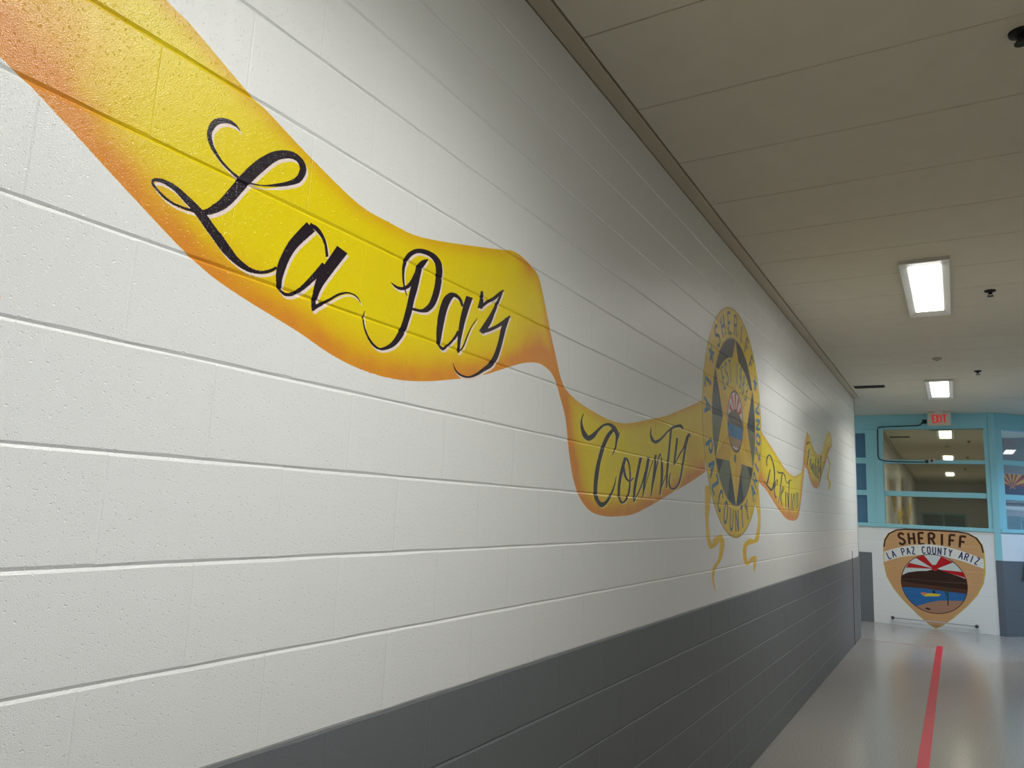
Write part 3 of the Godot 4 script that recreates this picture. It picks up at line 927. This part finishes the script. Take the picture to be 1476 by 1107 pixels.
func build_far_wall() -> void:
	# low wall of blocks below the glass
	var wall := struct("wall_far")
	slab(-3.0, 1.84, 0, 1.64, FAR - 0.012, FAR - 0.19, "core", M.core, wall, 0.001)
	var cv := Canvas.new(0.0, 1.84, -0.01, 1.65, 1400, 1264, Color(0.86, 0.84, 0.8, 0.0))
	paint_shield(cv)
	var shield := printed(cv, M.white)
	var cells := []
	for n in range(-6, 3):
		var h0 := maxf(GREY_TOP + COURSE * n, 0.0)
		var h1 := minf(GREY_TOP + COURSE * (n + 1), 1.64)
		for piece in [[-3.0, 0.0], [0.0, 1.84]]:
			var x: float = piece[0] - (COURSE if posmod(n, 2) else 0.0)
			while x < piece[1] - 0.01:
				var x0 := maxf(x, piece[0])
				var x1 := minf(x + BLOCK, piece[1])
				x += BLOCK
				if x1 - x0 < 0.02: continue
				if piece[0] < -1.0:
					cells.append([x0, x1, h0, h1, M.grey if n < 0 else M.white, null])
				else:
					cells.append([x0, x1, h0, h1, shield, cv])
	lay_blocks(wall, Transform3D(Basis(), Vector3(0, 0, FAR)), cells, 200, 0.0006, 0.0018, 0.0002)

	# the observation window: turquoise frame and mirrored panes
	var w := struct("window_1")
	var z := Vector3(0, 0, FAR)
	frame_bars(w, Basis(), z, [
		["head", -3.0, 1.83, 3.37, CEIL, 0.14, 0.0, M.teal],
		["sill", -3.0, 1.83, 1.64, 1.702, 0.16, 0.02, M.teal],
		["mullion", -0.05, 0.235, 1.702, 3.37, 0.14, 0.0, M.teal],
		["stile", 0.10, 0.235, 1.702, 3.37, 0.03, 0.02, M.teal],
		["mullion", 1.765, 1.83, 1.702, 3.37, 0.14, 0.0, M.teal],
		["glazing_bar", 0.235, 1.765, 2.765, 2.83, 0.10, -0.01, M.teal],
		["glazing_bar", 0.235, 1.765, 2.19, 2.28, 0.10, -0.01, M.teal],
		["glazing_bar", -3.0, -0.05, 2.757, 2.863, 0.10, -0.01, M.teal],
		["glazing_bar", -3.0, -0.05, 2.19, 2.28, 0.10, -0.01, M.teal],
		["head", -3.0, -0.05, 3.31, 3.37, 0.12, -0.01, M.teal],
	])
	for row in [[1.702, 2.19], [2.28, 2.765], [2.83, 3.37]]:
		var tilt := Basis(Vector3(1, 0, 0), deg_to_rad(-0.5))
		part(box(Vector3(1.54, row[1] - row[0] + 0.01, 0.008), 0.001), "pane", M.mirror_glass, w, Vector3(1.0, (row[0] + row[1]) / 2, FAR - 0.065), tilt)
		part(box(Vector3(2.96, row[1] - row[0] + 0.1, 0.008), 0.001), "pane", M.blue_glass, w, Vector3(-1.53, (row[0] + row[1]) / 2, FAR - 0.065))

	# corner post between the two glazed faces: turquoise above, grey below
	var p := struct("trim_2")
	slab(1.83, CORNER, GREY_TOP, CEIL, FAR + 0.01, FAR - 0.15, "post_upper", M.teal, p, 0.006)
	slab(1.83, CORNER, 0, GREY_TOP, FAR + 0.01, FAR - 0.15, "post_lower", M.post_grey, p, 0.006)

	# the facet that turns away by forty-five degrees
	var turn := Basis(Vector3(0.70711, 0, -0.70711), Vector3(0, 1, 0), Vector3(0.70711, 0, 0.70711))
	var at := Vector3(CORNER, 0, FAR)
	var lw := struct("wall_facet")
	part(box(Vector3(3.7, 1.64, 0.17), 0.001), "core", M.core, lw, at + turn * Vector3(1.85, 0.82, -0.1), turn)
	var more := []
	for n in range(-6, 3):
		var h0 := maxf(GREY_TOP + COURSE * n, 0.0)
		var h1 := minf(GREY_TOP + COURSE * (n + 1), 1.64)
		var x := -(COURSE if posmod(n, 2) else 0.0)
		while x < 3.69:
			more.append([maxf(x, 0.0), minf(x + BLOCK, 3.7), h0, h1, M.grey if n < 0 else M.white, null])
			x += BLOCK
	lay_blocks(lw, Transform3D(turn, at), more, 40, 0.0006, 0.0018, 0.0002)
	var w2 := struct("window_2")
	frame_bars(w2, turn, at, [
		["head", 0.0, 3.7, 3.36, CEIL, 0.14, 0.0, M.teal],
		["sill", 0.0, 3.7, 1.64, 1.702, 0.16, 0.02, M.teal],
		["mullion", 0.0, 0.14, 1.702, 3.36, 0.14, 0.0, M.teal],
		["mullion", 1.70, 1.90, 1.702, 3.36, 0.14, 0.0, M.teal],
		["mullion", 3.50, 3.70, 1.702, 3.36, 0.14, 0.0, M.teal],
		["glazing_bar", 0.14, 3.5, 2.765, 2.85, 0.10, -0.01, M.teal],
		["glazing_bar", 0.14, 3.5, 2.18, 2.275, 0.10, -0.01, M.teal],
	])
	for row in [[1.702, 2.18], [2.275, 2.765], [2.85, 3.36]]:
		for span in [[0.13, 1.71], [1.89, 3.51]]:
			part(box(Vector3(span[1] - span[0], row[1] - row[0] + 0.01, 0.008), 0.001), "pane", M.clear_glass, w2, at + turn * Vector3((span[0] + span[1]) / 2, (row[0] + row[1]) / 2, -0.065), turn)

	build_behind_glass(turn, at)


func build_behind_glass(turn: Basis, at: Vector3) -> void:
	# state flag hanging just inside the angled window
	var cv := Canvas.new(0.0, 0.52, 0.0, 0.35, 520, 350, Color(0.11, 0.15, 0.36))
	for k in 13:
		cv.poly([Vector2(0.26, 0.15), Vector2(0.26, 0.15) + Vector2.from_angle(PI * k / 13.0) * 0.6, Vector2(0.26, 0.15) + Vector2.from_angle(PI * (k + 1) / 13.0) * 0.6], Color(0.66, 0.13, 0.15) if k % 2 == 0 else Color(0.93, 0.70, 0.22))
	cv.poly([Vector2(0, 0), Vector2(0.52, 0), Vector2(0.52, 0.15), Vector2(0, 0.15)], Color(0.11, 0.15, 0.36))
	cv.poly(star(Vector2(0.26, 0.165), 0.105, 0.045, 5), Color(0.72, 0.40, 0.24))
	var cloth := plain(Color.WHITE, 0.8)
	cloth.albedo_texture = ImageTexture.create_from_image(cv.im)
	var fl := thing("flag", "flag of red and yellow rays over blue with copper star behind angled window", "flag", "", at + turn * Vector3(0.47, 2.455, -0.16))
	var st := start()
	for i in 12:
		var u0 := i / 12.0
		var u1 := (i + 1) / 12.0
		for face in [1.0, -1.0]:
			var p := []
			for k in [[u0, 0.0], [u1, 0.0], [u1, 1.0], [u0, 1.0]]:
				p.append([Vector3((k[0] - 0.5) * 0.52, (k[1] - 0.5) * 0.35, 0.006 * sin(k[0] * 14.0) + 0.001 * face), Vector2(k[0], 1.0 - k[1])])
			for t in ([0, 2, 1, 0, 3, 2] if face > 0 else [0, 1, 2, 0, 2, 3]):
				st.set_normal(Vector3(0, 0, face))
				st.set_uv(p[t][1])
				st.add_vertex(p[t][0])
	part(st.commit(), "cloth", cloth, fl, Vector3.ZERO, turn)
	part(tube([turn * Vector3(-0.28, 0.18, 0), turn * Vector3(0.28, 0.18, 0)], 0.006), "rod", M.chrome, fl)
	# pale rolled screen and turquoise cabinet below it
	var roll := thing("window_shade", "white rolled shade hanging below the flag inside the angled window", "shade", "", at + turn * Vector3(0.8, 2.06, -0.2))
	part(tube([turn * Vector3(-0.66, 0.0, 0), turn * Vector3(0.66, 0.0, 0)], 0.06, 16), "roll", M.plain_white, roll)
	part(box(Vector3(1.34, 0.02, 0.1), 0.004), "bracket", plain(Color(0.15, 0.2, 0.36), 0.5), roll, turn * Vector3(0, 0.075, 0), turn)
	var cab := thing("cabinet", "turquoise steel cabinet standing inside the angled window", "cabinet", "", at + turn * Vector3(1.62, 0, -0.62))
	part(box(Vector3(1.5, 1.93, 0.45), 0.008), "body", M.teal, cab, turn * Vector3(0, 0.965, 0), turn)
	for k in 2:
		var door := part(box(Vector3(0.72, 1.80, 0.02), 0.005), "door", plain(Color(0.30, 0.55, 0.62), 0.4), cab, turn * Vector3(-0.37 + 0.74 * k, 0.95, 0.23), turn)
		part(box(Vector3(0.02, 0.12, 0.025), 0.004), "handle", M.dark_metal, door, Vector3(0.30 - 0.60 * k, 0.1, 0.02))


# ---------------------------------------------------------------- fittings

func ceiling_light(x: float, z: float, label: String, tint: Color, power: float, turned := false, lamps := 3) -> void:
	var o := thing("ceiling_light", label, "light", "ceiling lights", Vector3(x, CEIL, z))
	if turned: o.rotation.y = PI / 2
	var st := start()
	var outer := [Vector2(-0.165, -0.82), Vector2(0.165, -0.82), Vector2(0.165, 0.82), Vector2(-0.165, 0.82)]
	var inner := [Vector2(-0.108, -0.675), Vector2(0.108, -0.675), Vector2(0.108, 0.675), Vector2(-0.108, 0.675)]
	for k in 4:
		var l := (k + 1) % 4
		var a: Vector2 = outer[k]
		var b: Vector2 = outer[l]
		var c: Vector2 = inner[k]
		var d: Vector2 = inner[l]
		var out := Vector3(a.x + b.x, 0, a.y + b.y).normalized()
		quad(st, Vector3(a.x, 0, a.y), Vector3(b.x, 0, b.y), Vector3(b.x, -0.024, b.y), Vector3(a.x, -0.024, a.y), out)
		var a2 := a * Vector2(0.965, 0.993)
		var b2 := b * Vector2(0.965, 0.993)
		quad(st, Vector3(a.x, -0.024, a.y), Vector3(b.x, -0.024, b.y), Vector3(b2.x, -0.028, b2.y), Vector3(a2.x, -0.028, a2.y), Vector3(0, -1, 0))
		quad(st, Vector3(a2.x, -0.028, a2.y), Vector3(b2.x, -0.028, b2.y), Vector3(d.x, -0.010, d.y), Vector3(c.x, -0.010, c.y), (Vector3(0, -1, 0) - out * 0.3).normalized())
	part(st.commit(), "bezel", M.bezel, o)
	var lens := part(box(Vector3(0.214, 0.006, 1.348), 0.002), "lens", M.lens, o, Vector3(0, -0.012, 0))
	lens.cast_shadow = GeometryInstance3D.SHADOW_CASTING_SETTING_ON
	for k in lamps:
		var s := SpotLight3D.new()
		s.name = "lamp"
		o.add_child(s, true)
		s.position = Vector3(0, -0.03, 0.42 * (k - (lamps - 1) / 2.0))
		s.rotation.x = -PI / 2
		s.spot_angle = 75.0
		s.spot_angle_attenuation = 1.0
		s.spot_range = 40.0
		s.spot_attenuation = 2.0
		s.light_energy = power
		s.light_color = tint
		s.light_size = 0.10
		s.shadow_enabled = true


func sprinkler(at: Vector3, label: String) -> void:
	var o := thing("sprinkler", label, "sprinkler", "ceiling sprinklers", at)
	part(lathe([Vector2(0.0, 0.0), Vector2(0.042, 0.0), Vector2(0.040, -0.010), Vector2(0.018, -0.018), Vector2(0.0, -0.018)]), "escutcheon", M.dark_metal, o)
	part(lathe([Vector2(0.014, -0.018), Vector2(0.014, -0.028), Vector2(0.009, -0.032), Vector2(0.0, -0.032)], 14), "body", M.dark_metal, o)
	for s in [-1.0, 1.0]:
		part(tube([Vector3(0.011 * s, -0.029, 0), Vector3(0.016 * s, -0.037, 0), Vector3(0.004 * s, -0.046, 0)], 0.003, 6), "arm", M.dark_metal, o)
	part(lathe([Vector2(0.0, -0.045), Vector2(0.024, -0.046), Vector2(0.024, -0.050), Vector2(0.0, -0.050)]), "deflector", M.dark_metal, o)


func exit_sign(at: Vector3, basis: Basis, label: String) -> void:
	var o := thing("exit_sign", label, "sign", "", at)
	part(box(Vector3(0.345, 0.235, 0.05), 0.008), "housing", plain(Color(0.84, 0.82, 0.74), 0.5), o, Vector3(0, -0.1275, 0), basis)
	part(box(Vector3(0.12, 0.02, 0.06), 0.004), "mount", M.bezel, o, Vector3(0, -0.008, 0), basis)
	var red := plain(Color(0.75, 0.08, 0.13), 0.4)
	red.emission_enabled = true
	red.emission = Color(0.80, 0.06, 0.12)
	red.emission_energy_multiplier = 0.5
	var word := "EXIT"
	for i in 4:
		var st := start()
		for run in GLYPH[word[i]]:
			for k in range(0, run.size() - 2, 2):
				var a := Vector2(run[k] - 0.3, run[k + 1]) * Vector2(0.062, 0.125)
				var b := Vector2(run[k + 2] - 0.3, run[k + 3]) * Vector2(0.062, 0.125)
				var d := (b - a).normalized() * 0.0065
				var n := d.orthogonal() * 1.45
				for z in [0.027]:
					quad(st, Vector3(a.x - d.x + n.x, a.y - d.y + n.y, z), Vector3(b.x + d.x + n.x, b.y + d.y + n.y, z), Vector3(b.x + d.x - n.x, b.y + d.y - n.y, z), Vector3(a.x - d.x - n.x, a.y - d.y - n.y, z), Vector3(0, 0, 1))
				for side in [1.0, -1.0]:
					quad(st, Vector3(a.x - d.x + n.x * side, a.y - d.y + n.y * side, 0.027), Vector3(b.x + d.x + n.x * side, b.y + d.y + n.y * side, 0.027), Vector3(b.x + d.x + n.x * side, b.y + d.y + n.y * side, 0.0), Vector3(a.x - d.x + n.x * side, a.y - d.y + n.y * side, 0.0), Vector3(n.x, n.y, 0).normalized() * side)
		part(st.commit(), "letter", red, o, basis * Vector3(-0.078 + 0.052 * i, -0.19, 0), basis)


func build_fittings() -> void:
	var white := Color(1.0, 0.997, 0.98)
	var cool := Color(0.66, 0.83, 1.0)
	ceiling_light(1.19, -6.70, "lit rectangular ceiling light with pale bezel, the nearer and larger in view", white, LAMP * 0.80)
	ceiling_light(1.19, -11.94, "lit rectangular ceiling light nearest to the EXIT sign", white, LAMP * 1.1)
	ceiling_light(1.19, -1.10, "lit rectangular ceiling light overhead near the La Paz lettering", white, LAMP * 0.74)
	ceiling_light(3.9, -14.0, "cool white ceiling light of the side hall beside the angled window", cool, LAMP * 5.5, true, 1)
	ceiling_light(9.6, -15.4, "cool white ceiling light far down the side hall", cool, LAMP * 3.0, true, 1)
	ceiling_light(-1.7, -13.6, "white ceiling light of the side hall behind the painted wall", Color(0.93, 0.98, 1.0), LAMP * 1.4, true, 1)
	ceiling_light(3.75, -17.75, "cool white ceiling light inside the room with the flag", cool, LAMP * 7.0, true, 1)

	sprinkler(Vector3(1.61, CEIL, -3.19), "dark sprinkler head at the upper right corner of the ceiling")
	sprinkler(Vector3(1.63, CEIL, -6.92), "dark sprinkler head beside the nearer ceiling light")
	sprinkler(Vector3(1.62, CEIL, -10.62), "small dark sprinkler head beside the farther ceiling light")
	var sd := thing("ceiling_sensor", "tiny pale round sensor between the two ceiling lights", "sensor", "", Vector3(1.20, CEIL, -9.65))
	part(lathe([Vector2(0.0, 0.0), Vector2(0.05, 0.0), Vector2(0.05, -0.012), Vector2(0.035, -0.026), Vector2(0.0, -0.028)]), "shell", plain(Color(0.7, 0.69, 0.64), 0.5), sd)
	part(lathe([Vector2(0.0, -0.026), Vector2(0.01, -0.027), Vector2(0.01, -0.032), Vector2(0.0, -0.032)], 12), "led_cap", M.dark_metal, sd)

	# slot diffuser
	var v := thing("air_vent", "dark narrow slotted air vent in ceiling by the far end of the wall", "vent", "", Vector3(0.325, CEIL, -11.48))
	part(box(Vector3(0.40, 0.008, 0.17), 0.003), "plate", plain(Color(0.16, 0.15, 0.14), 0.6), v, Vector3(0, -0.004, 0))
	for k in 4:
		part(box(Vector3(0.37, 0.012, 0.012), 0.003), "slat", plain(Color(0.24, 0.23, 0.21), 0.6), v, Vector3(0, -0.010, -0.06 + 0.04 * k))

	exit_sign(Vector3(1.135, CEIL, -14.40), Basis(), "cream EXIT sign with red letters above the observation window")
	exit_sign(Vector3(6.0, CEIL, -15.2), Basis(Vector3.UP, -PI / 2), "cream EXIT sign hanging in the side hall")

	# small black dome and wired camera on the window frame
	var dome := thing("dome_camera", "small black dome beside the EXIT sign", "camera", "", Vector3(0.905, 3.497, FAR))
	part(box(Vector3(0.07, 0.07, 0.02), 0.006), "base", M.black, dome, Vector3(0, 0, 0.01))
	var ball := SphereMesh.new()
	ball.radius = 0.034
	ball.height = 0.068
	ball.radial_segments = 20
	ball.rings = 10
	part(ball, "dome", plain(Color(0.03, 0.03, 0.04), 0.12), dome, Vector3(0, 0, 0.03))
	var cam := thing("security_camera", "tiny pale security camera on the upper glazing bar", "camera", "", Vector3(0.97, 2.80, FAR - 0.01))
	part(box(Vector3(0.05, 0.05, 0.03), 0.004), "bracket", M.black, cam, Vector3(-0.06, 0.0, 0.015))
	part(box(Vector3(0.10, 0.065, 0.07), 0.01), "body", plain(Color(0.75, 0.76, 0.74), 0.4), cam, Vector3(0.02, 0.01, 0.045))
	var eye := part(lathe([Vector2(0.0, 0.0), Vector2(0.02, 0.0), Vector2(0.02, 0.012), Vector2(0.0, 0.014)], 16), "lens", M.black, cam, Vector3(0.02, 0.01, 0.08))
	eye.rotation.x = PI / 2
	var cz := FAR + 0.028
	var cable := part(tube([Vector3(0.87, 3.485, FAR + 0.01), Vector3(0.84, 3.44, cz), Vector3(0.8, 3.428, cz), Vector3(0.5, 3.42, cz), Vector3(0.22, 3.415, cz), Vector3(0.17, 3.40, cz), Vector3(0.16, 3.36, cz), Vector3(0.155, 3.1, cz), Vector3(0.155, 2.88, cz), Vector3(0.17, 2.835, cz), Vector3(0.22, 2.815, cz), Vector3(0.3, 2.80, FAR), Vector3(0.6, 2.79, FAR), Vector3(0.88, 2.79, FAR + 0.004)], 0.009, 8), "cable", M.cable, self)
	tag(cable, "dark cable looping along the turquoise frame to the small camera", "cable")

	# low rail in front of the shield
	var rail := thing("foot_rail", "thin metal rail with round ends across the foot of the sheriff shield", "rail", "", Vector3(0.905, 0.116, FAR))
	part(tube([Vector3(-0.61, 0.0, 0.06), Vector3(0.61, 0.0, 0.06)], 0.010, 12), "bar", M.chrome, rail)
	for s in [-1.0, 1.0]:
		var knob := SphereMesh.new()
		knob.radius = 0.028
		knob.height = 0.056
		knob.radial_segments = 16
		knob.rings = 8
		part(knob, "knob", plain(Color(0.30, 0.28, 0.33), 0.35, 0.5), rail, Vector3(0.612 * s, 0, 0.06))
		part(tube([Vector3(0.60 * s, 0, -0.002), Vector3(0.60 * s, 0, 0.06)], 0.011, 10), "bracket", M.dark_metal, rail)

	# red guide stripe on the floor and the thin line across its end
	var stripe := part(box(Vector3(0.078, 0.0016, 16.85), 0.0005), "floor_stripe", M.red, self, Vector3(1.022, 0.0008, -4.275))
	tag(stripe, "broad red guide stripe running down the middle of the floor", "stripe")
	var cross := part(box(Vector3(0.98, 0.0012, 0.022), 0.0004), "floor_line", plain(Color(0.55, 0.30, 0.28), 0.4), self, Vector3(0.49, 0.0006, -12.5))
	tag(cross, "thin dull red line across the floor at the wall end", "line")

	# sealed joint near the end of the wall
	var joint := part(box(Vector3(0.006, 1.30, 0.014), 0.002), "sealant_joint", M.sealant, self, Vector3(0.002, 0.65, -11.80))
	tag(joint, "thin brown vertical sealant joint on the grey wall end", "joint")
	# pale metal guard on the outside corner of the wall
	var guard := thing("corner_guard", "pale corner guard on the end of the painted wall", "guard", "", Vector3(0, 0, -WALL_END))
	part(box(Vector3(0.004, CEIL - 0.02, 0.022), 0.001), "wing", plain(Color(0.66, 0.68, 0.70), 0.4), guard, Vector3(0.003, CEIL / 2, 0.006))
	part(box(Vector3(0.05, CEIL - 0.02, 0.004), 0.001), "wing", plain(Color(0.66, 0.68, 0.70), 0.4), guard, Vector3(-0.02, CEIL / 2, -0.006))

	# padded bag hanging at the edge of view on the grey wall of the facet
	var f := Basis(Vector3(0.70711, 0, -0.70711), Vector3(0, 1, 0), Vector3(0.70711, 0, 0.70711))
	var bag := thing("hanging_bag", "purple and dark red padded bag hanging on the angled wall", "bag", "", Vector3(CORNER, 0, FAR) + f * Vector3(0.60, 1.09, 0.11))
	var up := SphereMesh.new()
	up.radius = 0.19
	up.height = 0.38
	up.radial_segments = 28
	up.rings = 16
	var body := part(up, "body", plain(Color(0.33, 0.12, 0.55), 0.6), bag, Vector3(0, 0.06, 0), f * Basis().scaled(Vector3(1.0, 1.15, 0.5)))
	body.name = "body"
	part(up, "lower_panel", plain(Color(0.60, 0.08, 0.22), 0.6), bag, Vector3(0, -0.12, 0), f * Basis().scaled(Vector3(0.92, 0.72, 0.52)))
	part(tube([f * Vector3(-0.06, 0.26, 0), f * Vector3(-0.05, 0.36, -0.03), f * Vector3(0, 0.42, -0.08), f * Vector3(0.05, 0.36, -0.03), f * Vector3(0.06, 0.26, 0)], 0.012, 8), "strap", M.black, bag)
	part(box(Vector3(0.04, 0.05, 0.03), 0.006), "buckle", M.black, bag, f * Vector3(-0.20, -0.03, 0.0), f)


const LAMP := 2.55


func _ready() -> void:
	rng.seed = 77
	# ---- camera
	var cam := Camera3D.new()
	cam.name = "camera"
	add_child(cam)
	var yaw := Basis(Vector3.UP, deg_to_rad(31.231))
	var pitch := Basis(Vector3.RIGHT, deg_to_rad(9.321))
	var roll := Basis(Vector3.BACK, deg_to_rad(2.603))
	cam.transform = Transform3D(yaw * pitch * roll, Vector3(1.312, 1.738, 0.0))
	cam.fov = 55.254
	cam.near = 0.05
	cam.far = 60.0
	cam.current = true
	lens_view = cam.transform
	# ---- environment: an interior; the bright overcast sky enters by the window in the right wall
	var we := WorldEnvironment.new()
	we.name = "environment"
	var env := Environment.new()
	env.background_mode = Environment.BG_COLOR
	env.background_color = Color(0.97, 0.975, 1.0)
	env.background_energy_multiplier = 3.7
	env.tonemap_mode = Environment.TONE_MAPPER_LINEAR
	env.tonemap_exposure = 0.97
	env.sdfgi_enabled = true
	env.ssao_enabled = true
	env.ssil_enabled = true
	we.environment = env
	add_child(we)
	# ---- structure, then fittings (each ceiling light carries its own lamps)
	make_materials()
	build_shell()
	build_left_wall()
	build_far_wall()
	build_fittings()
